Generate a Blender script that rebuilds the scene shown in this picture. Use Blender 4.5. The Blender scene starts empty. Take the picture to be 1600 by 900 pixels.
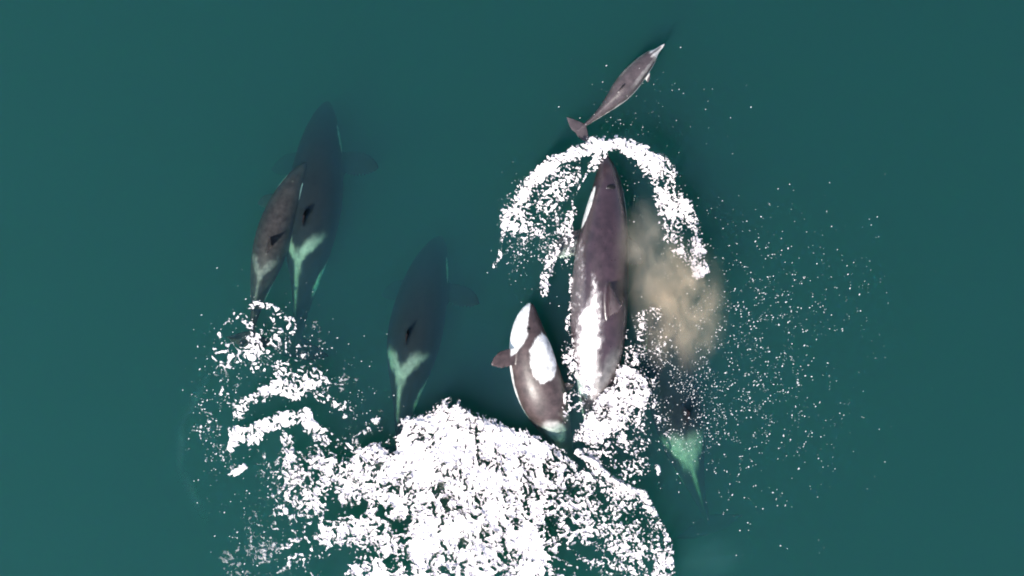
import bpy, math
import numpy as np
from mathutils import Vector

C = bpy.context.scene
COL = C.collection
rng = np.random.default_rng(7)

# ------------------------------------------------------------------ camera, sky, sun, exposure
H = 30.0                      # metres above the sea
S = 0.0125                    # metres per photograph pixel at the water line
cam = bpy.data.cameras.new('camera')
cam.sensor_width = 36.0
cam.lens = 36.0 * H / (1600 * S)
cam.clip_end = 12000
camo = bpy.data.objects.new('camera', cam)
COL.objects.link(camo)
camo.location = (0, 0, H)
C.camera = camo

SUN_AZ = Vector((-0.56, -0.83, 0)).normalized()
SUN_EL = math.radians(50)
to_sun = Vector((SUN_AZ.x * math.cos(SUN_EL), SUN_AZ.y * math.cos(SUN_EL), math.sin(SUN_EL)))
sun = bpy.data.lights.new('sun', 'SUN')
sun.energy = 4.2
sun.angle = math.radians(0.53)
sun.color = (1.0, 0.95, 0.88)
suno = bpy.data.objects.new('sun', sun)
COL.objects.link(suno)
suno.rotation_euler = to_sun.to_track_quat('Z', 'Y').to_euler()

w = bpy.data.worlds.new('World')
C.world = w
w.use_nodes = True
nt = w.node_tree
bg = nt.nodes['Background']
sky = nt.nodes.new('ShaderNodeTexSky')
sky.sky_type = 'NISHITA'
sky.sun_disc = False
sky.sun_elevation = SUN_EL
sky.sun_rotation = math.atan2(SUN_AZ.x, SUN_AZ.y)
sky.dust_density = 1.5
nt.links.new(sky.outputs[0], bg.inputs[0])
bg.inputs[1].default_value = 0.10

C.view_settings.view_transform = 'Standard'
C.view_settings.look = 'None'
C.view_settings.gamma = 1.0
C.view_settings.exposure = 0.75
C.render.engine = 'CYCLES'
C.cycles.volume_bounces = 5
C.cycles.max_bounces = 6
C.cycles.diffuse_bounces = 2
C.cycles.glossy_bounces = 2
C.cycles.transparent_max_bounces = 10
C.cycles.use_denoising = True
C.cycles.adaptive_threshold = 0.03
C.cycles.adaptive_min_samples = 16
C.cycles.volume_step_rate = 1.0
C.cycles.filter_width = 1.9


# ------------------------------------------------------------------ helpers
def at(u, v, z=0.0):
    """photograph pixel (1600x900) and height above the sea -> world point"""
    k = (H - z) / H
    return (u - 800.0) * S * k, (450.0 - v) * S * k, z


def tag(o, label=None, cat=None, group=None, kind=None):
    if label: o['label'] = label
    if cat: o['category'] = cat
    if group: o['group'] = group
    if kind: o['kind'] = kind
    return o


def mesh_np(name, co, faces, mat=None, parent=None, smooth=True, attrs=None):
    """co (n,3), faces (m,3) or (m,4) int arrays -> one linked mesh object"""
    co = np.ascontiguousarray(co, dtype=np.float32)
    faces = np.ascontiguousarray(faces, dtype=np.int32)
    me = bpy.data.meshes.new(name)
    k = faces.shape[1]
    me.vertices.add(len(co)); me.vertices.foreach_set('co', co.ravel())
    me.loops.add(faces.size); me.loops.foreach_set('vertex_index', faces.ravel())
    me.polygons.add(len(faces))
    me.polygons.foreach_set('loop_start', np.arange(0, faces.size, k, dtype=np.int32))
    me.polygons.foreach_set('loop_total', np.full(len(faces), k, dtype=np.int32))
    me.polygons.foreach_set('use_smooth', np.full(len(faces), smooth, dtype=bool))
    me.update(calc_edges=True)
    for an, (typ, arr) in (attrs or {}).items():
        a = me.attributes.new(an, typ, 'POINT')
        a.data.foreach_set('color' if typ == 'FLOAT_COLOR' else 'value', np.ascontiguousarray(arr, dtype=np.float32).ravel())
    if mat: me.materials.append(mat)
    o = bpy.data.objects.new(name, me)
    COL.objects.link(o)
    if parent: o.parent = parent
    return o


def ss(a, b, x):
    t = np.clip((x - a) / (b - a), 0, 1)
    return t * t * (3 - 2 * t)


def _hash(ix, iy, seed):
    h = (ix.astype(np.int64) * 374761393 + iy.astype(np.int64) * 668265263 + seed * 974634777) & 0xFFFFFFFF
    h = ((h ^ (h >> 13)) * 1274126177) & 0xFFFFFFFF
    h = ((h ^ (h >> 16)) * 2246822519) & 0xFFFFFFFF
    return ((h ^ (h >> 15)) & 0xFFFFFF) / float(0x1000000)


def vnoise(x, y, seed=0):
    ix, iy = np.floor(x), np.floor(y)
    fx, fy = x - ix, y - iy
    fx = fx ** 3 * (fx * (fx * 6 - 15) + 10); fy = fy ** 3 * (fy * (fy * 6 - 15) + 10)
    a = _hash(ix, iy, seed); b = _hash(ix + 1, iy, seed); c = _hash(ix, iy + 1, seed); d = _hash(ix + 1, iy + 1, seed)
    return (a + (b - a) * fx) * (1 - fy) + (c + (d - c) * fx) * fy


def gnoise(x, y, seed=0):
    ix, iy = np.floor(x), np.floor(y)
    fx, fy = x - ix, y - iy
    def dot(dx, dy):
        a = _hash(ix + dx, iy + dy, seed) * 6.283185
        return np.cos(a) * (fx - dx) + np.sin(a) * (fy - dy)
    u = fx ** 3 * (fx * (fx * 6 - 15) + 10); v = fy ** 3 * (fy * (fy * 6 - 15) + 10)
    a, b, c, d = dot(0, 0), dot(1, 0), dot(0, 1), dot(1, 1)
    return ((a + (b - a) * u) * (1 - v) + (c + (d - c) * u) * v) * 1.5


def fbm(x, y, oct=4, seed=0, gain=0.5):
    t = 0; amp = 1; tot = 0
    for i in range(oct):
        t = t + amp * vnoise(x, y, seed + i * 17); tot += amp
        x = x * 2.03 + 11.3; y = y * 2.03 + 5.7; amp *= gain
    return t / tot


def worley(x, y, seed=0):
    ix, iy = np.floor(x), np.floor(y)
    f1 = np.full(x.shape, 9.0)
    f2 = np.full(x.shape, 9.0)
    for dx in (-1, 0, 1):
        for dy in (-1, 0, 1):
            cx, cy = ix + dx, iy + dy
            px = cx + _hash(cx, cy, seed); py = cy + _hash(cx, cy, seed + 91)
            r = 0.65 + 0.7 * _hash(cx, cy, seed + 55)
            d = np.hypot(x - px, y - py) / r
            f2 = np.minimum(f2, np.maximum(f1, d)); f1 = np.minimum(f1, d)
    return f1, f2


def rank(a):
    r = np.empty(a.size)
    r[np.argsort(a.ravel())] = np.linspace(0, 1, a.size)
    return r.reshape(a.shape)


def nodes_of(mat):
    mat.use_nodes = True
    t = mat.node_tree
    t.nodes.clear()
    return t, t.nodes.new, t.links.new


# ------------------------------------------------------------------ materials
def mat_water():
    m = bpy.data.materials.new('sea_water')
    t, N, L = nodes_of(m)
    out = N('ShaderNodeOutputMaterial')
    sc = N('ShaderNodeVolumeScatter'); ab = N('ShaderNodeVolumeAbsorption'); ad = N('ShaderNodeAddShader')
    sc.inputs['Color'].default_value = (0.40, 0.60, 1.0, 1)
    sc.inputs['Density'].default_value = 0.68
    sc.inputs['Anisotropy'].default_value = 0.55
    # absorption per metre = (1 - colour) * density
    ab.inputs['Color'].default_value = (0.30, 0.80, 0.66, 1)
    ab.inputs['Density'].default_value = 1.8
    L(sc.outputs[0], ad.inputs[0]); L(ab.outputs[0], ad.inputs[1]); L(ad.outputs[0], out.inputs['Volume'])
    return m


def mat_simple(name, col, rough=0.6, spec=0.5):
    m = bpy.data.materials.new(name)
    t, N, L = nodes_of(m)
    out = N('ShaderNodeOutputMaterial'); p = N('ShaderNodeBsdfPrincipled')
    p.inputs['Base Color'].default_value = (*col, 1)
    p.inputs['Roughness'].default_value = rough
    p.inputs['Specular IOR Level'].default_value = spec
    L(p.outputs[0], out.inputs[0])
    return m


def mat_foam():
    m = bpy.data.materials.new('white_foam')
    t, N, L = nodes_of(m)
    out = N('ShaderNodeOutputMaterial'); p = N('ShaderNodeBsdfPrincipled')
    p.inputs['Base Color'].default_value = (0.86, 0.80, 0.82, 1)
    p.inputs['Roughness'].default_value = 0.45
    p.inputs['Specular IOR Level'].default_value = 0.4
    at_ = N('ShaderNodeAttribute'); at_.attribute_name = 'thick'
    tr = N('ShaderNodeBsdfTransparent'); mx = N('ShaderNodeMixShader')
    L(at_.outputs['Fac'], mx.inputs[0]); L(tr.outputs[0], mx.inputs[1]); L(p.outputs[0], mx.inputs[2])
    L(mx.outputs[0], out.inputs[0])
    return m


def mat_skin(name, mottle=0.3, rough=0.3, scale=9.0, spec=0.5, bump=.12):
    m = bpy.data.materials.new(name)
    t, N, L = nodes_of(m)
    out = N('ShaderNodeOutputMaterial'); p = N('ShaderNodeBsdfPrincipled')
    a = N('ShaderNodeAttribute'); a.attribute_name = 'coat'
    co = N('ShaderNodeTexCoord')
    n1 = N('ShaderNodeTexNoise'); n1.inputs['Scale'].default_value = scale; n1.inputs['Detail'].default_value = 6
    n1.inputs['Roughness'].default_value = 0.65
    mr = N('ShaderNodeMapRange'); mr.inputs['From Min'].default_value = 0.35; mr.inputs['From Max'].default_value = 0.7
    mr.inputs['To Min'].default_value = 1 - mottle; mr.inputs['To Max'].default_value = 1 + mottle * 2
    mul = N('ShaderNodeMixRGB'); mul.blend_type = 'MULTIPLY'; mul.inputs[0].default_value = 1
    L(co.outputs['Object'], n1.inputs['Vector']); L(n1.outputs['Fac'], mr.inputs['Value'])
    L(a.outputs['Color'], mul.inputs[1]); L(mr.outputs[0], mul.inputs[2]); L(mul.outputs[0], p.inputs['Base Color'])
    n2 = N('ShaderNodeTexNoise'); n2.inputs['Scale'].default_value = 13; n2.inputs['Detail'].default_value = 7; n2.inputs['Roughness'].default_value = .7
    L(co.outputs['Object'], n2.inputs['Vector'])
    mr2 = N('ShaderNodeMapRange'); mr2.inputs['To Min'].default_value = rough - 0.08; mr2.inputs['To Max'].default_value = rough + 0.1
    L(n2.outputs['Fac'], mr2.inputs['Value']); L(mr2.outputs[0], p.inputs['Roughness'])
    p.inputs['Specular IOR Level'].default_value = spec
    bp = N('ShaderNodeBump'); bp.inputs['Strength'].default_value = bump; bp.inputs['Distance'].default_value = 0.02
    L(n2.outputs['Fac'], bp.inputs['Height']); L(bp.outputs[0], p.inputs['Normal'])
    L(p.outputs[0], out.inputs[0])
    return m


def mat_mist(name, col, dens, scale, centre, radius, lo=0.40, hi=0.75, aniso=0.3):
    """cloud of fine droplets: noise density that fades to nothing at the rim of its ellipsoid"""
    m = bpy.data.materials.new(name)
    t, N, L = nodes_of(m)
    out = N('ShaderNodeOutputMaterial'); v = N('ShaderNodeVolumePrincipled')
    v.inputs['Color'].default_value = (*col, 1); v.inputs['Anisotropy'].default_value = aniso
    co = N('ShaderNodeTexCoord')
    n = N('ShaderNodeTexNoise'); n.inputs['Scale'].default_value = scale; n.inputs['Detail'].default_value = 4
    n.inputs['Distortion'].default_value = 0.6
    L(co.outputs['Object'], n.inputs['Vector'])
    ln = N('ShaderNodeVectorMath'); ln.operation = 'LENGTH'
    L(co.outputs['Object'], ln.inputs[0])
    fall = N('ShaderNodeMapRange'); fall.interpolation_type = 'SMOOTHSTEP'
    fall.inputs['From Min'].default_value = 1.0; fall.inputs['From Max'].default_value = 0.25
    L(ln.outputs['Value'], fall.inputs['Value'])
    mr = N('ShaderNodeMapRange'); mr.interpolation_type = 'SMOOTHSTEP'
    mr.inputs['From Min'].default_value = lo; mr.inputs['From Max'].default_value = hi
    L(n.outputs['Fac'], mr.inputs['Value'])
    m1 = N('ShaderNodeMath'); m1.operation = 'MULTIPLY'; L(fall.outputs[0], m1.inputs[0]); L(mr.outputs[0], m1.inputs[1])
    m2 = N('ShaderNodeMath'); m2.operation = 'MULTIPLY'; L(m1.outputs[0], m2.inputs[0]); m2.inputs[1].default_value = dens
    L(m2.outputs[0], v.inputs['Density']); L(v.outputs[0], out.inputs['Volume'])
    return m


WATER = mat_water()
DEEP = mat_simple('deep_sea', (0.012, 0.05, 0.055), 1.0, 0.0)
FOAM = mat_foam()
DROP = mat_simple('white_drops', (0.88, 0.86, 0.86), 0.35, 0.5)
SKIN = mat_skin('wet_orca_skin', 0.3, 0.29, 5, spec=0.9, bump=.2)
SKIN_C = mat_skin('wet_calf_skin', 0.35, 0.40, 7, spec=0.6, bump=.2)
SKIN_W = mat_skin('orca_skin_under_water', 0.25, 0.6, spec=0.04)   # skin and water bend light nearly alike, so no gloss below the surface
SKIN_M = mat_skin('caustic_orca_skin', 0.4, 0.45, 11, spec=0.16)  # mottling paints the light speckle of wave caustics into the skin
SKIN_D = mat_skin('dolphin_skin', 0.25, 0.34, 8, spec=.7)
DARK = mat_simple('dark_hole', (0.004, 0.003, 0.003), 0.5)

# ------------------------------------------------------------------ the sea
R = 3000.0
DEPTH = 14.0
deep = mesh_np('deep_water', [(-R, -R, -DEPTH - 0.5), (R, -R, -DEPTH - 0.5), (R, R, -DEPTH - 0.5), (-R, R, -DEPTH - 0.5)], [(0, 1, 2, 3)], DEEP, smooth=False)
tag(deep, 'dark green depths of the open sea below the animals', 'water', kind='structure')
b = [(x, y, z) for z in (-DEPTH, 0) for x, y in ((-R, -R), (R, -R), (R, R), (-R, R))]
sea = mesh_np('water', b, [(3, 2, 1, 0), (4, 5, 6, 7), (0, 1, 5, 4), (1, 2, 6, 5), (2, 3, 7, 6), (3, 0, 4, 7)], WATER, smooth=False)
tag(sea, 'calm teal green sea water seen from high above', 'water', kind='structure')


# ------------------------------------------------------------------ whales and the dolphin
PX = [0, .02, .05, .10, .17, .25, .32, .42, .52, .62, .72, .82, .90, .96, 1.0]
PW = [.009, .021, .034, .049, .066, .079, .086, .091, .086, .072, .050, .029, .017, .012, .010]
PT = [.008, .022, .036, .056, .074, .086, .092, .096, .090, .076, .058, .041, .028, .016, .009]
PB = [.012, .026, .040, .056, .074, .090, .098, .102, .094, .076, .054, .037, .026, .015, .009]


def smooth_profile(px, pv, x):
    """monotone-ish cubic through the profile points"""
    px, pv = np.array(px), np.array(pv)
    d = np.gradient(pv, px)
    i = np.clip(np.searchsorted(px, x) - 1, 0, len(px) - 2)
    h = px[i + 1] - px[i]; t = np.clip((x - px[i]) / h, 0, 1)
    return ((2 * t ** 3 - 3 * t ** 2 + 1) * pv[i] + (t ** 3 - 2 * t ** 2 + t) * h * d[i]
            + (-2 * t ** 3 + 3 * t ** 2) * pv[i + 1] + (t ** 3 - t ** 2) * h * d[i + 1])


def body_loft(prof, n=90, k=48):
    px, pw, pt, pb = prof
    xs = 0.5 - 0.5 * np.cos(np.linspace(0.06, np.pi, n)); xs[0] = 0
    W, T, B = (smooth_profile(px, p, xs) for p in (pw, pt, pb))
    th = np.linspace(0, 2 * np.pi, k, endpoint=False)
    co = []
    for i, x in enumerate(xs):
        keel = 2.25 - 0.75 * float(ss(.50, .74, np.array(x)))          # the back sharpens into a keel behind the fin
        c, s = np.cos(th), np.sin(th)
        nn = np.where(s > 0, keel, 2.15)
        y = np.sign(c) * np.abs(c) ** (2 / nn) * W[i]
        z = np.sign(s) * np.abs(s) ** (2 / nn) * np.where(s > 0, T[i], B[i])
        co += [(x, a, b_) for a, b_ in zip(y, z)]
    f = []
    for i in range(n - 1):
        for j in range(k):
            j2 = (j + 1) % k
            f += [(i * k + j, i * k + j2, (i + 1) * k + j2, (i + 1) * k + j)]
    base = len(co)
    co += [(-0.004, 0, 0), (1.004, 0, 0)]
    tri = [(base, (j + 1) % k, j) for j in range(k)] + [(base + 1, (n - 1) * k + j, (n - 1) * k + (j + 1) % k) for j in range(k)]
    return co, f, tri


def fin_loft(stations, k=20):
    """stations: (leading point, trailing point, thickness, thickness axis); a closed aerofoil loft"""
    co, f = [], []
    for le, te, th, ax in stations:
        le, te, ax = Vector(le), Vector(te), Vector(ax).normalized()
        for j in range(k):
            a = 2 * math.pi * j / k
            c = 0.5 - 0.5 * math.cos(a)
            prof = 1.9 * (math.sqrt(max(c, 0)) * (1 - c) + 0.05 * (1 - abs(2 * c - 1)))
            co.append(tuple(le.lerp(te, c) + ax * (th * 0.5 * prof * (1 if a < math.pi else -1))))
    n = len(stations)
    for i in range(n - 1):
        for j in range(k):
            j2 = (j + 1) % k
            f.append((i * k + j, i * k + j2, (i + 1) * k + j2, (i + 1) * k + j))
    return co, f, [list(range(k))[::-1], [(n - 1) * k + j for j in range(k)]]


def dorsal(x0, base, h, sweep, lean=0.0, zroot=.05, th=.020, z_at=None):
    st = []
    for t in np.linspace(0, 1, 9):
        chord = base * (1 - t) ** 0.75 * (1 - 0.12 * t) + 0.006
        le = x0 + sweep * (t ** 1.15)
        te = le + chord
        z = zroot + (h + (.092 - zroot)) * t
        y = -lean * t ** 1.4
        st.append(((le, y, z), (te, y, z - 0.008 * t), th * (1 - .55 * t), (0, 1, 0)))
    return st


def flipper(side, x0, length, width, back=0.6, droop=0.35, zroot=-.035, yroot=.045):
    """a broad paddle rooted inside the flank"""
    d = Vector((back, side * 1.0, -droop)).normalized()
    cdir = (Vector((1, 0, 0)) - d * d.x).normalized()
    ax = d.cross(cdir)
    st = []
    for t in np.linspace(0, 1, 9):
        cw = width * (0.62 + 0.75 * math.sin(math.pi * min(1, 0.10 + 0.80 * t)) * 0.55) * math.sqrt(max(0.02, 1 - max(0, (t - .55) / .45) ** 2))
        p = Vector((x0, side * yroot, zroot)) + d * (length * t)
        st.append((tuple(p - cdir * cw * 0.5), tuple(p + cdir * cw * 0.5), 0.019 * (1 - .45 * t), tuple(ax)))
    return st


def fluke(side, x0, span, chord, sweep):
    st = []
    for t in np.linspace(0, 1, 9):
        c = chord * (1 - t ** 1.4) * (1 + 0.15 * math.sin(math.pi * t)) + .006
        le = x0 + sweep * t ** 1.25
        te = le + c
        st.append(((le, side * span * t, 0.0), (te, side * span * t, 0.0), 0.020 * (1 - .55 * t), (0, 0, 1)))
    return st


def remesh(parts, voxel, smooth_it=4):
    co, faces = [], []
    for pc, quads, caps in parts:
        o = len(co)
        co += list(pc)
        faces += [tuple(i + o for i in q) for q in quads] + [tuple(i + o for i in q) for q in caps]
    me = bpy.data.meshes.new('tmp'); me.from_pydata([tuple(map(float, c)) for c in co], [], faces); me.update()
    ob = bpy.data.objects.new('tmp', me); COL.objects.link(ob)
    m = ob.modifiers.new('r', 'REMESH'); m.mode = 'VOXEL'; m.voxel_size = voxel; m.adaptivity = 0
    s = ob.modifiers.new('s', 'SMOOTH'); s.factor = 0.5; s.iterations = smooth_it
    dg = bpy.context.evaluated_depsgraph_get()
    ev = ob.evaluated_get(dg); em = ev.data
    n = len(em.vertices); v = np.empty(n * 3, dtype=np.float32); em.vertices.foreach_get('co', v)
    f = np.empty(len(em.loops), dtype=np.int32); em.loops.foreach_get('vertex_index', f)
    lt = np.empty(len(em.polygons), dtype=np.int32); em.polygons.foreach_get('loop_total', lt)
    assert (lt == 4).all()
    v = v.reshape(-1, 3).astype(np.float64); f = f.reshape(-1, 4)
    bpy.data.objects.remove(ob); bpy.data.meshes.remove(me)
    return v, f


def spine(path):
    """path: list of (u, v, z) from snout to tail notch -> dense world polyline, arc fraction, length"""
    P = np.array([at(*p) for p in path])
    Q = np.vstack([2 * P[0] - P[1], P, 2 * P[-1] - P[-2]])
    out = []
    for i in range(1, len(Q) - 2):
        for t in np.linspace(0, 1, 40, endpoint=False):
            a, b_, c, d = Q[i - 1], Q[i], Q[i + 1], Q[i + 2]
            out.append(0.5 * (2 * b_ + (c - a) * t + (2 * a - 5 * b_ + 4 * c - d) * t * t + (3 * b_ - a - 3 * c + d) * t ** 3))
    out.append(Q[-2])
    out = np.array(out)
    s = np.concatenate([[0], np.cumsum(np.linalg.norm(np.diff(out, axis=0), axis=1))])
    return out, s / s[-1], s[-1]


def pose(v, path, fat=1.0, roll=0.0, roll_tail=None):
    pl, s, L = spine(path)
    x = v[:, 0]
    xc = np.clip(x, 0, 1)
    P = np.stack([np.interp(xc, s, pl[:, i]) for i in range(3)], 1)
    e = 0.012
    A = np.stack([np.interp(np.clip(xc - e, 0, 1), s, pl[:, i]) for i in range(3)], 1)
    B = np.stack([np.interp(np.clip(xc + e, 0, 1), s, pl[:, i]) for i in range(3)], 1)
    T = B - A
    T /= np.linalg.norm(T, axis=1, keepdims=True)
    P = P + T * ((x - xc) * L)[:, None]
    h = -T
    Z = np.array([0, 0, 1.0])
    U = Z - h * (h @ Z)[:, None]
    U /= np.linalg.norm(U, axis=1, keepdims=True)
    Rt = np.cross(h, U)
    r = np.radians(roll if roll_tail is None else roll + (roll_tail - roll) * ss(.3, .9, xc))
    r = np.broadcast_to(r, x.shape)[:, None]
    up = np.cos(r) * U + np.sin(r) * Rt
    left = np.cross(up, h)
    return P + left * (v[:, 1] * L * fat)[:, None] + up * (v[:, 2] * L * fat)[:, None], L


BLACK = np.array((0.038, 0.022, 0.028)); WHITE = np.array((0.80, 0.79, 0.77)); GREY = np.array((0.30, 0.30, 0.28))
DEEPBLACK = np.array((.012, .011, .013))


def orca_coat(v, eye=(.155, .056, 9, 10), saddle=1.0, dark=BLACK, chin_len=.13, belly_a=40, lobe_a=-30, lobe_x=.70, chin_a=-18, arm=1.0, rag=.12, tint=GREY, lobe_k=1.0, wseed=0):
    x, y, z = v.T
    W = smooth_profile(PX, PW, np.clip(x, 0, 1)); T = smooth_profile(PX, PT, np.clip(x, 0, 1)); B = smooth_profile(PX, PB, np.clip(x, 0, 1))
    a = np.abs(y) / W; b_ = np.where(z > 0, z / T, z / B)
    rad = np.hypot(a, b_); ang = np.degrees(np.arctan2(b_, a))
    fin = ss(1.22, 1.32, rad) * ss(.12, .16, x)
    wob = (fbm(x * 40, ang * .08, 3, 3) - .5)
    ec, el, ea, eh = eye
    q = np.hypot((x - ec) / el, (ang - ea + (x - ec) * 120) / eh) + wob * rag
    white = 1 - ss(.9, 1.05, q)
    chin = chin_a - belly_a * ss(chin_len * .7, chin_len * 1.35, x)
    belly = (1 - ss(chin - 4, chin + 4, ang + wob * 10)) * (1 - ss(.78, .82, x))
    lobe = np.hypot((x - lobe_x) / .085, (ang - lobe_a + (x - lobe_x) * -180) / 34) + wob * .2
    white = np.maximum(white, np.maximum(belly, lobe_k * (1 - ss(.7, 1.25, lobe))))
    phi = 90 - ang                                      # angle from the back line
    t = np.clip((x - .53) / .12, 0, 1)
    centre = 50 * (1 - t) ** .9
    wob2 = fbm(x * 26 + 3 + wseed, y * 90 + wseed * .7, 4, 13) - .5
    sad = (1 - ss(.35, 1.35, np.abs(phi - centre) / ((15 + 5 * (1 - t)) * arm) + wob2 * 1.1)) * ss(.52, .58, x + wob2 * .03) * (1 - ss(.64, .72, x))
    ridge_glint = (1 - ss(2, 15, phi)) * ss(.58, .64, x) * (1 - ss(.74, .90, x)) * .85  # highlight along the spine, painted into the coat as a pale line
    sad = np.maximum(sad, ridge_glint) * saddle
    col = dark + (tint - dark) * (sad * (1 - fin))[:, None]
    col = col + (WHITE - col) * (white * (1 - fin))[:, None]
    return np.concatenate([col, np.ones((len(v), 1))], 1)


def orca_shape(voxel=.0038, dors=(.405, .13, .095, .075, .0), flip=(.13, .075), fl=(.13, .085, .055), droop=.35, back=.6, flips=None):
    parts = [body_loft((PX, PW, PT, PB))]
    parts.append(fin_loft(dorsal(*dors)))
    for s in (1, -1):
        b_, d_ = (flips or {}).get(s, (back, droop))
        parts.append(fin_loft(flipper(s, .235, flip[0], flip[1], b_, d_)))
        parts.append(fin_loft(fluke(s, .945, fl[0], fl[1], fl[2])))
    return remesh(parts, voxel)


def ball(c, r, seg=(14, 10)):
    n, m = seg
    co, f = [], []
    for i in range(m + 1):
        p = math.pi * i / m
        for j in range(n):
            a = 2 * math.pi * j / n
            co.append((c[0] + r[0] * math.sin(p) * math.cos(a), c[1] + r[1] * math.sin(p) * math.sin(a), c[2] + r[2] * math.cos(p)))
    for i in range(m):
        for j in range(n):
            f.append((i * n + j, (i + 1) * n + j, (i + 1) * n + (j + 1) % n, i * n + (j + 1) % n))
    return np.array(co), np.array(f)


def animal(name, label, cat, group, v, f, col, path, mat, fat=1.0, roll=0.0, roll_tail=None, extras=()):
    co, L = pose(v, path, fat, roll, roll_tail)
    root = bpy.data.objects.new(name, None)
    COL.objects.link(root)
    base = Vector(at(*path[len(path) // 2]))
    root.location = base
    root.empty_display_size = 0.3
    tag(root, label, cat, group)
    off = np.array(base)
    mesh_np('body', co - off, f, mat, root, attrs={'coat': ('FLOAT_COLOR', col)})
    for nm, ev, ef, em in extras:
        ec, _ = pose(ev, path, fat, roll, roll_tail)
        mesh_np(nm, ec - off, ef, em, root)
    return root


def hole(x, y=0.0, rx=.005, ry=.009, lift=0.0, prof=None):
    top = float(smooth_profile(PX, prof or PT, np.array([x]))[0])
    return ball((x, y, top - .0015 + lift), (rx, ry, .003))


def eye_pair(x=.105, ang=8, r=.0042):
    W = float(smooth_profile(PX, PW, np.array([x]))[0]); T = float(smooth_profile(PX, PT, np.array([x]))[0])
    return [('eye',) + ball((x, s * W * math.cos(math.radians(ang)), T * math.sin(math.radians(ang))), (r, r, r)) + (DARK,) for s in (1, -1)]


POD = 'orcas of the hunting pod'
# the large orca breaking the surface behind the dolphin
HERO = [(946, 243, -.02), (949, 292, .02), (944, 360, .07), (938, 430, .07), (935, 505, -.04), (933, 580, -.25), (930, 650, -.54), (927, 752, -1.3)]
v, f = orca_shape(.0034, dors=(.335, .14, .10, .075, .03))
animal('orca', 'large dark orca breaking the surface inside the white bow wave, chasing the dolphin', 'orca', POD, v, f,
       orca_coat(v, eye=(.155, .062, 11, 19), saddle=.35, arm=1.5),
       HERO, SKIN, .90, 9, extras=[('blowhole',) + hole(.098, rx=.008, ry=.014, lift=.001) + (DARK,)] + eye_pair())
# sun glare on its left side, painted as a white sheet lying on the skin
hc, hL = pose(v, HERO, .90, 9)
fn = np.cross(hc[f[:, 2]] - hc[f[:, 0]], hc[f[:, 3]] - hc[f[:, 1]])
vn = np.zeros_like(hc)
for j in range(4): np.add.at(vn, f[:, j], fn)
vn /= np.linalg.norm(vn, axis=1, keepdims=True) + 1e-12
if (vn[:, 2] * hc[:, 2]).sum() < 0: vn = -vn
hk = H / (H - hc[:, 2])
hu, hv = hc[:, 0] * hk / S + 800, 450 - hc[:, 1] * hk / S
GLARE = [(926, 424), (937, 440), (943, 480), (945, 512), (938, 560), (936, 625), (893, 625), (893, 560), (900, 505), (908, 485), (920, 468)]
GLARE_JOB = (hc + vn * .008, hu, hv, vn, f)
# the calf rolled on its side with the white eye patch up
v, f = orca_shape(.0042, dors=(.41, .11, .045, .06, .0), flip=(.135, .08), flips={1: (.3, 2.6), -1: (.6, .4)})
animal('orca', 'small orca calf rolled on its side with its broad white eye patch facing up', 'orca', POD, v, f,
       orca_coat(v, eye=(.268, .122, 38, 46), saddle=.3, dark=np.array((.062, .042, .042)), chin_len=.21, belly_a=66, lobe_a=14, lobe_x=.655, chin_a=0, rag=.28, lobe_k=.45),
       [(829, 474, .05), (825, 518, .05), (833, 565, .0), (848, 616, -.14), (868, 668, -.48), (898, 742, -1.1)],
       SKIN_C, 1.25, 88, 64, extras=eye_pair(.125, 4, .006))
# the small orca just under the surface on the left
v, f = orca_shape(.0042, dors=(.41, .13, .10, .06, .05))
animal('orca', 'smaller brownish orca just under the surface, swimming above the larger dark orca', 'orca', POD, v, f,
       orca_coat(v, eye=(.155, .056, 18, 12), saddle=.3, dark=np.array((.027, .023, .024))),
       [(477, 255, -.34), (458, 290, -.37), (437, 340, -.40), (419, 400, -.42), (404, 460, -.42), (391, 532, -.32)],
       SKIN_M, 1.04, -4, extras=[('blowhole',) + hole(.11) + (DARK,)])
# the large orca below it
v, f = orca_shape(.0042, dors=(.42, .13, .066, .06, .02), flip=(.17, .10), flips={-1: (.15, -.35), 1: (.3, .6)})
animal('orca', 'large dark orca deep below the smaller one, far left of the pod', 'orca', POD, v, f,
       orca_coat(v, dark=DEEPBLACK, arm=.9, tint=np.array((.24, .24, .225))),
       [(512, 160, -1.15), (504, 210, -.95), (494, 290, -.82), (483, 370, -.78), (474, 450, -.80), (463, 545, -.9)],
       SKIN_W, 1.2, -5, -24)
# the middle orca
v, f = orca_shape(.0042, dors=(.42, .13, .066, .06, .02), flip=(.17, .10), flips={-1: (.25, -.35), 1: (.5, .6)})
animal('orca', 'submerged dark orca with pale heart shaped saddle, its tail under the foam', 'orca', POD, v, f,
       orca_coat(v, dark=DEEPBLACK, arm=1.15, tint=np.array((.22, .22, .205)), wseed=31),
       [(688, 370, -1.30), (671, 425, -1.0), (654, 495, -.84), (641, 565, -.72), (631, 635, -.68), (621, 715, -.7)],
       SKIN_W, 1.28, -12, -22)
# the orca on the right under the mist
v, f = orca_shape(.0042, dors=(.42, .13, .066, .06, .02))
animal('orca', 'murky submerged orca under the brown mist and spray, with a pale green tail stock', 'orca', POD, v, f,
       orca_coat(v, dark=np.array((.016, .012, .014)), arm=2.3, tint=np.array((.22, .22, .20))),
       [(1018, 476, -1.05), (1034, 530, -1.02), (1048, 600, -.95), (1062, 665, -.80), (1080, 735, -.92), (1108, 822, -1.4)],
       SKIN_W, 1.15, 6, 0)

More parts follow.
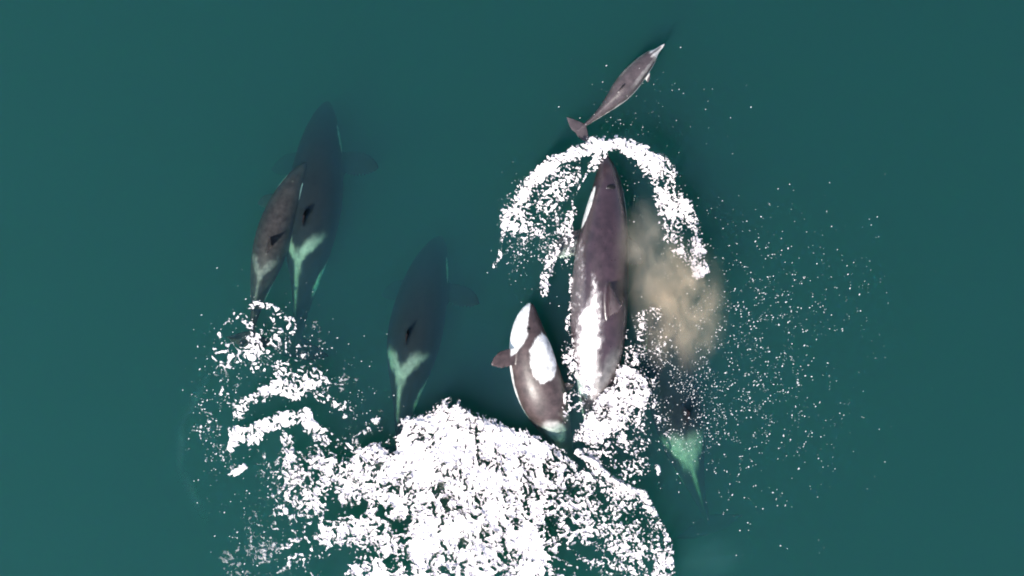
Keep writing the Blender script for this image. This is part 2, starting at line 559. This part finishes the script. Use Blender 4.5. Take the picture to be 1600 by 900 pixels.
# the dolphin
DX = [0, .02, .05, .09, .14, .2, .3, .42, .52, .62, .72, .82, .90, .96, 1.0]
DW = [.005, .011, .016, .026, .050, .066, .082, .092, .086, .066, .044, .026, .016, .011, .009]
DT = [.005, .010, .016, .032, .056, .074, .092, .098, .092, .072, .050, .032, .020, .012, .008]
v, f = remesh([body_loft((DX, DW, DT, DT)), fin_loft(dorsal(.44, .12, .075, .085, .03, .05))] +
              [fin_loft(flipper(s, .25, .10, .05, 1.1, .6)) for s in (1, -1)] +
              [fin_loft(fluke(s, .92, .15, .10, .075)) for s in (1, -1)], .0042)
x, y, z = v.T
Wd = smooth_profile(DX, DW, np.clip(x, 0, 1)); Td = smooth_profile(DX, DT, np.clip(x, 0, 1))
angd = np.degrees(np.arctan2(z / Td, np.abs(y) / Wd)); radd = np.hypot(z / Td, y / Wd)
wob = fbm(x * 30 + 5, y * 60, 3, 8) - .5
base = np.array((.070, .054, .058)); pale = np.array((.55, .52, .50)); dk = np.array((.07, .05, .05))
col = np.tile(base, (len(v), 1))
streak = (1 - ss(.6, 1.2, np.abs(angd - 42) / 12 + wob)) * ss(.1, .2, x) * (1 - ss(.38, .5, x)) * .2
low = (1 - ss(-4, 12, angd + wob * 16)) * (1 - ss(.8, .95, x)) * (1 - ss(1.15, 1.3, radd) * (x < .4))
beak = (1 - ss(.12, .17, x + wob * .05)) * (1 - .85 * (1 - ss(.004, .011, np.abs(y))) * ss(.02, .05, x))
col += (pale - col) * np.clip(np.maximum.reduce([streak, low, beak]), 0, 1)[:, None]
ringd = sum((1 - ss(.15, .5, np.abs(np.hypot(x - rx, y - ry) - .012) / .006)) for rx, ry in ((.27, .02), (.335, .0))) * (z > 0)
col += (dk - col) * np.clip(ringd * .6 + ss(1.15, 1.3, radd) * (z > 0) * (x > .4) * (x < .75) * .8, 0, 1)[:, None]
animal('dolphin', 'small grey brown dolphin with white beak fleeing ahead of the bow wave', 'dolphin', None, v, f,
       np.concatenate([col, np.ones((len(v), 1))], 1),
       [(1038, 69, .06), (1013, 93, .07), (990, 119, .07), (961, 153, .07), (934, 179, .08), (903, 204, .10)],
       SKIN_D, 1.0, -12, extras=[('blowhole',) + hole(.145, rx=.005, ry=.008, prof=DT) + (DARK,)])


# ------------------------------------------------------------------ foam
def seg_dist(U, V, pts, widths):
    """smallest distance/width ratio to a polyline with a width at each vertex"""
    best = np.full(U.shape, 1e9)
    for (x0, y0), (x1, y1), w0, w1 in zip(pts[:-1], pts[1:], widths[:-1], widths[1:]):
        dx, dy = x1 - x0, y1 - y0
        t = np.clip(((U - x0) * dx + (V - y0) * dy) / (dx * dx + dy * dy + 1e-9), 0, 1)
        best = np.minimum(best, np.hypot(U - x0 - t * dx, V - y0 - t * dy) / (w0 + (w1 - w0) * t))
    return best


def poly_sd(U, V, pts):
    """signed distance to a polygon, negative inside"""
    d = np.full(U.shape, 1e9); inside = np.zeros(U.shape, bool)
    n = len(pts)
    for i in range(n):
        (x0, y0), (x1, y1) = pts[i], pts[(i + 1) % n]
        dx, dy = x1 - x0, y1 - y0
        t = np.clip(((U - x0) * dx + (V - y0) * dy) / (dx * dx + dy * dy + 1e-9), 0, 1)
        d = np.minimum(d, np.hypot(U - x0 - t * dx, V - y0 - t * dy))
        if y0 != y1:
            cr = ((y0 > V) != (y1 > V)) & (U < dx * (V - y0) / dy + x0)
            inside ^= cr
    return np.where(inside, -d, d)


def G(U, V, u, v, su, sv):
    return np.exp(-0.5 * (((U - u) / su) ** 2 + ((V - v) / sv) ** 2))


def strokes(U, V, st):
    D = np.zeros(U.shape)
    for pts, wd, dens in st:
        wd = wd if isinstance(wd, (list, tuple)) else [wd] * len(pts)
        dens_a = dens
        r = seg_dist(U, V, pts, wd)
        D = np.maximum(D, dens_a * (1 - ss(.55, 1.25, r)))
    return D


def foam_sheet(name, label, box, dens_fn, grain_fn, height, step=0.8, z0=0.012, seed=0, zfn=None, grain_h=.085):
    u0, v0, u1, v1 = box
    us = np.arange(u0, u1, step); vs = np.arange(v0, v1, step)
    U, V = np.meshgrid(us, vs)
    wu = (fbm(U / 22, V / 22, 3, seed + 1) - .5) * 14; wv = (fbm(U / 22, V / 22, 3, seed + 2) - .5) * 14
    D = np.clip(dens_fn(U + wu, V + wv), 0, 1)
    g = rank(grain_fn(U, V, D))
    ex = g - (1 - D)
    keep = (ex > -.06 * ss(.02, .15, D)) & (D > .005)
    cell = keep[:-1, :-1] & keep[1:, :-1] & keep[:-1, 1:] & keep[1:, 1:]
    idx = np.arange(U.size).reshape(U.shape)
    q = np.stack([idx[:-1, :-1], idx[1:, :-1], idx[1:, 1:], idx[:-1, 1:]], -1)[cell]
    used, inv = np.unique(q, return_inverse=True)
    q = inv.reshape(-1, 4)
    e = np.clip(ex, 0, 1)
    rim = ss(0, .18, e)
    f1, _ = worley(U / 5.5, V / 5.5, seed + 40)
    lump = fbm(U / 30, V / 30, 4, seed + 9, .55)
    Z = z0 + height * rim * D * (0.25 + lump) + grain_h * rim * (1 - .8 * ss(.15, .5, e)) * (1 - np.clip(f1, 0, 1)) + .02 * np.sqrt(e)
    if zfn is not None: Z = Z + zfn(U, V)
    u, v, z = U.ravel()[used], V.ravel()[used], Z.ravel()[used]
    k = (H - z) / H
    co = np.stack([(u - 800) * S * k, (450 - v) * S * k, z], 1)
    th = (0.03 + 0.97 * ss(-.06, .26, ex) ** 1.7).ravel()[used]
    o = mesh_np(name, co, q, FOAM, attrs={'thick': ('FLOAT', th)})
    tag(o, label, 'foam', kind='stuff')
    return o


def web(U, V, D, seed, sc=24.0, stretch=1.0, ang=0.0):
    """smooth torn strands, drawn out along one direction"""
    c, s_ = math.cos(ang), math.sin(ang)
    A, B = U * c + V * s_, (V * c - U * s_) * stretch
    wu, wv = gnoise(U / 30, V / 30, seed + 3) * 11 + gnoise(U / 12, V / 12, seed + 8) * 5, gnoise(U / 30, V / 30, seed + 4) * 11 + gnoise(U / 12, V / 12, seed + 9) * 5
    A, B = (A + wu) / sc, (B + wv) / sc
    r = 1 - np.abs(gnoise(A, B, seed)) * 2.2
    r2 = 1 - np.abs(gnoise(A * 2.1 + 5, B * 2.1 + 9, seed + 1)) * 2.2
    return .9 * r + .55 * r2 + .9 * gnoise(U / 44, V / 44, seed + 5) + .35 * gnoise(U / 5, V / 5, seed + 6)


def blobs(U, V, seed, sc=9.0, stretch=1.0, ang=0.0):
    """rounded flecks and short curls of foam"""
    c, s_ = math.cos(ang), math.sin(ang)
    A, B = U * c + V * s_, (V * c - U * s_) * stretch
    wu, wv = gnoise(U / 14, V / 14, seed + 3) * 6, gnoise(U / 14, V / 14, seed + 4) * 6
    A, B = (A + wu) / sc, (B + wv) / sc
    return gnoise(A, B, seed) + .55 * gnoise(A * 1.9 + 4, B * 1.9 + 2, seed + 1) + .7 * gnoise(U / 34, V / 34, seed + 2)


def beads(U, V, D, seed, sc=6.5):
    wu, wv = gnoise(U / 9, V / 9, seed + 3) * 4, gnoise(U / 9, V / 9, seed + 4) * 4
    f1, _ = worley((U + wu) / sc, (V + wv) / sc, seed)
    return 1.3 * (1 - np.clip(f1, 0, 1.2)) + .5 * gnoise(U / 18, V / 18, seed + 5) + .3 * gnoise(U / 4, V / 4, seed + 6)


BIG = [(618, 700), (624, 652), (640, 645), (662, 650), (690, 620), (718, 626), (745, 645), (775, 655), (800, 668), (826, 664), (858, 690), (890, 716),
       (922, 732), (958, 752), (1000, 772), (1028, 812), (1046, 860), (1060, 960), (520, 970), (530, 900), (505, 860), (492, 810), (470, 780), (450, 748),
       (478, 712), (515, 702), (545, 716), (585, 686), (605, 702)]


def big_dens(U, V):
    sd = poly_sd(U, V, BIG)
    D = .66 + .42 * G(U, V, 730, 680, 110, 55) + .30 * G(U, V, 720, 880, 110, 50) + .22 * G(U, V, 600, 760, 80, 60) + .2 * G(U, V, 800, 780, 90, 40)
    D = D - .16 * G(U, V, 520, 830, 70, 60) - .24 * G(U, V, 1000, 870, 60, 80) - .14 * G(U, V, 900, 800, 60, 40) - .14 * G(U, V, 560, 860, 50, 50) - .1 * G(U, V, 940, 900, 50, 40)
    D = D * (1 - ss(-10, 6, sd))
    rim = strokes(U, V, [([(905, 705), (958, 752), (1000, 772), (1020, 795)], 7, .9), ([(1020, 795), (1044, 850), (1052, 900)], 5, .55)])
    halo = strokes(U, V, [([(470, 740), (480, 820), (500, 900)], 60, .30), ([(440, 800), (410, 860), (430, 930)], 40, .14),
                          ([(500, 700), (460, 720), (440, 770)], 22, .45), ([(560, 690), (600, 680)], 14, .3)])
    return np.maximum.reduce([D, rim, halo])


foam_sheet('splash_foam', 'wide heap of churned white foam filling the bottom of the view', (330, 600, 1075, 930), big_dens,
           lambda U, V, D: .8 * web(np.arctan2(V - 590, U - 735) * 230, np.hypot(U - 735, V - 590), D, 11, 18, .55) * (1 - .6 * ss(880, 970, U)) + .8 * blobs(U, V, 14, 6) + beads(U, V, D, 12, 4.8) * (.3 + .6 * ss(880, 970, U)), .20, .6, seed=3)


def left_dens(U, V):
    D = strokes(U, V, [
        ([(345, 525), (358, 503), (378, 483), (403, 474), (432, 481), (452, 500), (458, 520)], 6, .55),
        ([(385, 500), (405, 515), (430, 505)], 14, .35), ([(425, 490), (440, 520), (420, 540)], 6, .5),
        ([(350, 550), (400, 545), (470, 560)], 30, .30), ([(395, 535), (420, 560)], 14, .5),
        ([(400, 570), (440, 575), (470, 590)], 16, .45),
        ([(375, 640), (400, 622), (435, 607), (470, 612), (484, 598)], [10, 13, 13, 13, 9], .85),
        ([(362, 700), (370, 678), (395, 680), (425, 662), (450, 652), (470, 648), (490, 668)], [8, 13, 15, 14, 14, 12, 8], .92),
        ([(500, 618), (525, 630), (540, 640)], 11, .7), ([(480, 668), (510, 680), (520, 690)], 9, .5),
        ([(360, 610), (370, 640)], 16, .4), ([(430, 590), (480, 580), (500, 600)], 22, .3),
        ([(320, 660), (335, 700), (345, 730)], 22, .20), ([(360, 745), (375, 738), (380, 730)], 6, .8),
        ([(445, 680), (455, 710), (470, 740)], 8, .55), ([(400, 700), (420, 740), (430, 760)], 12, .2),
        ([(540, 640), (575, 665), (590, 660)], 16, .25), ([(500, 560), (520, 600)], 30, .13), ([(490, 520), (540, 590)], 26, .07),
        ([(340, 560), (330, 620)], 26, .07),
        ([(540, 700), (500, 720), (450, 760)], 26, .25), ([(410, 820), (395, 850), (370, 890)], 36, .09)])
    return D


foam_sheet('sea_foam', 'broken lace of white foam and bubbles over the tails of the left orcas', (290, 455, 620, 920), left_dens,
           lambda U, V, D: .4 * web(U, V, D, 31, 15) + 1.0 * blobs(U, V, 34, 6.6) + .3 * beads(U, V, D, 32, 5), .08, .55, seed=23, grain_h=.05)


def bow_dens(U, V):
    return strokes(U, V, [
        ([(812, 312), (835, 278), (872, 250), (915, 231), (962, 222), (1003, 238), (1030, 268)], [11, 13, 13, 13, 13, 15, 20], 1.0),
        ([(1030, 268), (1050, 305), (1066, 345), (1080, 385), (1092, 425)], [24, 27, 28, 25, 14], .76),
        ([(1036, 320), (1050, 360), (1060, 400)], [12, 15, 8], .7),
        ([(880, 262), (835, 300), (808, 340)], [20, 34, 30], .62),
        ([(900, 258), (880, 290), (850, 325), (838, 365)], [10, 24, 26, 18], .58),
        ([(795, 340), (783, 370), (777, 400), (776, 420)], [8, 5, 3.5, 2.5], .8),
        ([(815, 350), (805, 385)], [18, 16], .35), ([(868, 340), (850, 385), (845, 400)], [18, 20, 14], .22),
        ([(898, 325), (888, 355), (868, 385), (855, 420), (850, 455)], [5, 10, 12, 11, 9], .62),
        ([(905, 288), (897, 312), (893, 335)], 3, .75), ([(925, 262), (935, 250), (945, 240)], 8, .7),
        ([(893, 370), (890, 410), (893, 455)], 3.5, .6),
        ([(925, 258), (912, 275), (907, 292)], 3, .6)])


def bow_z(U, V):
    return .30 * np.exp(-((V - 235) / 60) ** 2) + .06


foam_sheet('bow_wave', 'white horseshoe of water thrown up around the head of the large orca', (755, 195, 1125, 475), bow_dens,
           lambda U, V, D: beads(U, V, D, 52, 4.4) + .25 * web(U, V, D, 51, 14, .55, 2.2) + .6 * blobs(U, V, 54, 5.5), .10, .7, seed=43, zfn=bow_z)


def wash_dens(U, V):
    sd = poly_sd(U, V, [(962, 572), (975, 562), (1000, 578), (1018, 605), (1014, 630), (995, 645), (975, 668), (950, 690), (925, 702), (898, 692), (897, 672), (915, 648), (930, 620), (945, 612)])
    D = .97 * (1 - ss(-8, 6, sd))
    return np.maximum(D, strokes(U, V, [
        ([(1000, 645), (990, 690), (1000, 735)], [20, 24, 16], .42), ([(960, 690), (970, 730), (990, 750)], [20, 22, 12], .45),
        ([(920, 700), (945, 735), (975, 755)], [18, 20, 14], .55),
        ([(893, 440), (889, 500), (893, 560), (897, 600), (886, 640)], [3, 5, 9, 13, 8], .55),
        ([(897, 600), (880, 630), (882, 650)], 7, .6), ([(900, 520), (905, 600), (915, 640)], [6, 12, 16], .55),
        ([(880, 540), (885, 580)], 6, .3), ([(985, 560), (1000, 590)], 12, .6), ([(975, 520), (985, 560)], 6, .45),
        ([(996, 545), (998, 510), (1010, 486), (1024, 480), (1032, 500), (1034, 545), (1030, 560)], [10, 9, 7, 6, 7, 8, 6], .40),
        ([(1010, 520), (1000, 560), (1015, 600)], 20, .22), ([(1050, 690), (1040, 680)], 5, .5), ([(1020, 620), (1040, 660)], 10, .35),
        ([(1025, 728), (1028, 735)], 4, .8)]))


foam_sheet('sea_foam', 'white wash around the tail of the large orca, trailing lace to the lower right', (862, 425, 1085, 790), wash_dens,
           lambda U, V, D: beads(U, V, D, 72, 4.5) + .3 * web(U, V, D, 71, 15) + .6 * blobs(U, V, 74, 5.5), .16, .7, seed=63)


hc, hu, hv, vn, hf = GLARE_JOB
fw = 1 - ss(-15, 7, poly_sd(hu + (fbm(hu / 9, hv / 9, 3, 201) - .5) * 16, hv + (fbm(hu / 9, hv / 9, 3, 202) - .5) * 26, GLARE))  # mask of the sun glare painted in white over the back
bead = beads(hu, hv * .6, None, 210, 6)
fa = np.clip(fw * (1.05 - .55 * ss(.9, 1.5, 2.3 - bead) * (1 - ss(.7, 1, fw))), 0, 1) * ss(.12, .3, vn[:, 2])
side = ss(6, -4, hu - 914 - (hv - 430) * .03) * ss(345, 395, hv) * (1 - ss(500, 560, hv)) * ss(.02, .2, vn[:, 2])  # sunlit left flank, brightened by a faint white veil
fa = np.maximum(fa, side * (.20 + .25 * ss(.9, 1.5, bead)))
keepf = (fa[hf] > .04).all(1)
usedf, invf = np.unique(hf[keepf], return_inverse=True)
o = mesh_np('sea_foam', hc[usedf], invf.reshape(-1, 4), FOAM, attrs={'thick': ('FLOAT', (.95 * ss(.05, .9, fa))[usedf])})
tag(o, 'sun glare on the left flank and rear of the large orca, painted as a white sheet of water', 'foam', kind='stuff')


# ------------------------------------------------------------------ loose drops
PHI = (1 + 5 ** .5) / 2
ICO = np.array([(-1, PHI, 0), (1, PHI, 0), (-1, -PHI, 0), (1, -PHI, 0), (0, -1, PHI), (0, 1, PHI), (0, -1, -PHI), (0, 1, -PHI), (PHI, 0, -1), (PHI, 0, 1), (-PHI, 0, -1), (-PHI, 0, 1)]) / math.sqrt(1 + PHI * PHI)
ICF = np.array([(0, 11, 5), (0, 5, 1), (0, 1, 7), (0, 7, 10), (0, 10, 11), (1, 5, 9), (5, 11, 4), (11, 10, 2), (10, 7, 6), (7, 1, 8), (3, 9, 4), (3, 4, 2), (3, 2, 6), (3, 6, 8), (3, 8, 9), (4, 9, 5), (2, 4, 11), (6, 2, 10), (8, 6, 7), (9, 8, 1)])


def drops(name, label, clouds, zmax):
    cs, rs = [], []
    for n, (u, v), (su, sv), (r0, r1) in clouds:
        uu = rng.normal(u, su, n); vv = rng.normal(v, sv, n)
        keep = fbm(uu / 22, vv / 22, 2, 77) > .38
        uu, vv = uu[keep], vv[keep]
        zz = .02 + zmax * rng.random(len(uu)) ** 2
        cs.append(np.stack([(uu - 800) * S * (H - zz) / H, (450 - vv) * S * (H - zz) / H, zz], 1))
        rs.append(.44 * S * (r0 + (r1 - r0) * rng.random(len(uu)) ** 2.2))
    c = np.concatenate(cs); r = np.concatenate(rs)
    n = len(c)
    a = rng.normal(.6, .5, n)
    el = 1 + 1.6 * rng.random(n) ** 2
    p = ICO[None] * (r[:, None] * np.ones(12))[..., None]
    p = p * np.stack([el, np.ones(n), np.ones(n)], 1)[:, None, :]
    x = p[..., 0] * np.cos(a)[:, None] - p[..., 1] * np.sin(a)[:, None]
    y = p[..., 0] * np.sin(a)[:, None] + p[..., 1] * np.cos(a)[:, None]
    co = np.stack([x, y, p[..., 2]], -1) + c[:, None, :]
    f = ICF[None] + (np.arange(n) * 12)[:, None, None]
    o = mesh_np(name, co.reshape(-1, 3), f.reshape(-1, 3), DROP)
    tag(o, label, 'spray', kind='stuff')


drops('spray', 'fine white drops of spray scattered across the water right of the pod', [
    (1500, (1185, 570), (70, 110), (.5, 2.0)), (300, (1220, 430), (75, 60), (.5, 1.8)), (800, (1075, 610), (32, 62), (.5, 1.9)),
    (260, (1015, 545), (22, 40), (.5, 1.8)), (260, (1170, 660), (60, 40), (.6, 2.2)), (120, (1330, 560), (60, 120), (.4, 1.3)), (60, (1150, 750), (110, 40), (.5, 1.6))], .7)
drops('spray', 'sparse white drops in the air around the fleeing dolphin', [
    (90, (975, 165), (60, 45), (.5, 1.7)), (60, (1060, 220), (70, 60), (.4, 1.4)), (25, (960, 180), (14, 16), (.8, 2.0))], .5)
drops('spray', 'white drops flung along both legs of the bow wave', [
    (160, (815, 390), (22, 26), (.5, 1.9)), (120, (850, 400), (22, 30), (.5, 1.9)), (110, (1065, 400), (25, 28), (.5, 1.8)), (30, (985, 310), (10, 40), (.6, 1.9)), (40, (790, 330), (20, 30), (.5, 1.2))], .4)
drops('spray', 'white drops and bubbles around the broken foam on the left', [
    (220, (335, 660), (24, 60), (.6, 2.2)), (260, (430, 560), (60, 50), (.5, 2.0)), (200, (540, 640), (40, 40), (.5, 1.8)), (240, (420, 830), (45, 50), (.5, 2.2)), (90, (470, 760), (40, 40), (.5, 2.0))], .05)


# ------------------------------------------------------------------ mist
def cloud(name, label, c, r, mat, rot=0.0):
    co, f = ball((0, 0, 0), (1, 1, 1), (24, 16))
    o = mesh_np(name, co, f, mat)
    o.location = c; o.scale = r; o.rotation_euler.z = rot
    tag(o, label, 'mist', kind='stuff')


cloud('blow_mist', 'brown tinged mist of an orca breath drifting over the water right of the large orca', at(1062, 478, .8), (1.05, 1.5, .8),
      mat_mist('breath_mist', (.92, .76, .58), 1.9, 2.8, None, None, .38, .70, 0))
cloud('blow_mist', 'thin pale mist between the large orca and the right leg of the bow wave', at(1010, 400, .6), (.75, 1.3, .5),
      mat_mist('thin_mist', (.94, .84, .70), 1.2, 2.4, None, None, .36, .72, 0))

# pale clouds under the surface: painted glints of the swell on the left, fine bubbles elsewhere
BUB_GLINT = mat_mist('bubbles_and_swell_glints', (.95, .97, .97), .28, 1.6, None, None, .25, .75, 0)
for (u, v), length, width, turn, lab in [
        ((305, 625), .75, .10, 62, 'faint pale streak imitating the glint at the top of the curved swell line on the left'),
        ((283, 695), .75, .10, 86, 'faint pale streak imitating the glint in the middle of the curved swell line on the left'),
        ((300, 768), .70, .10, 116, 'faint pale streak imitating the glint at the foot of the curved swell line on the left'),
        ((612, 672), .35, .09, 100, 'pale wisp of bubbles beside the heap of foam'),
        ((1110, 875), .9, .55, 20, 'milky patch of bubbles under the water at the bottom right')]:
    cloud('bubbles', lab, at(u, v, -.32), (length, width, .26), BUB_GLINT, math.radians(turn))
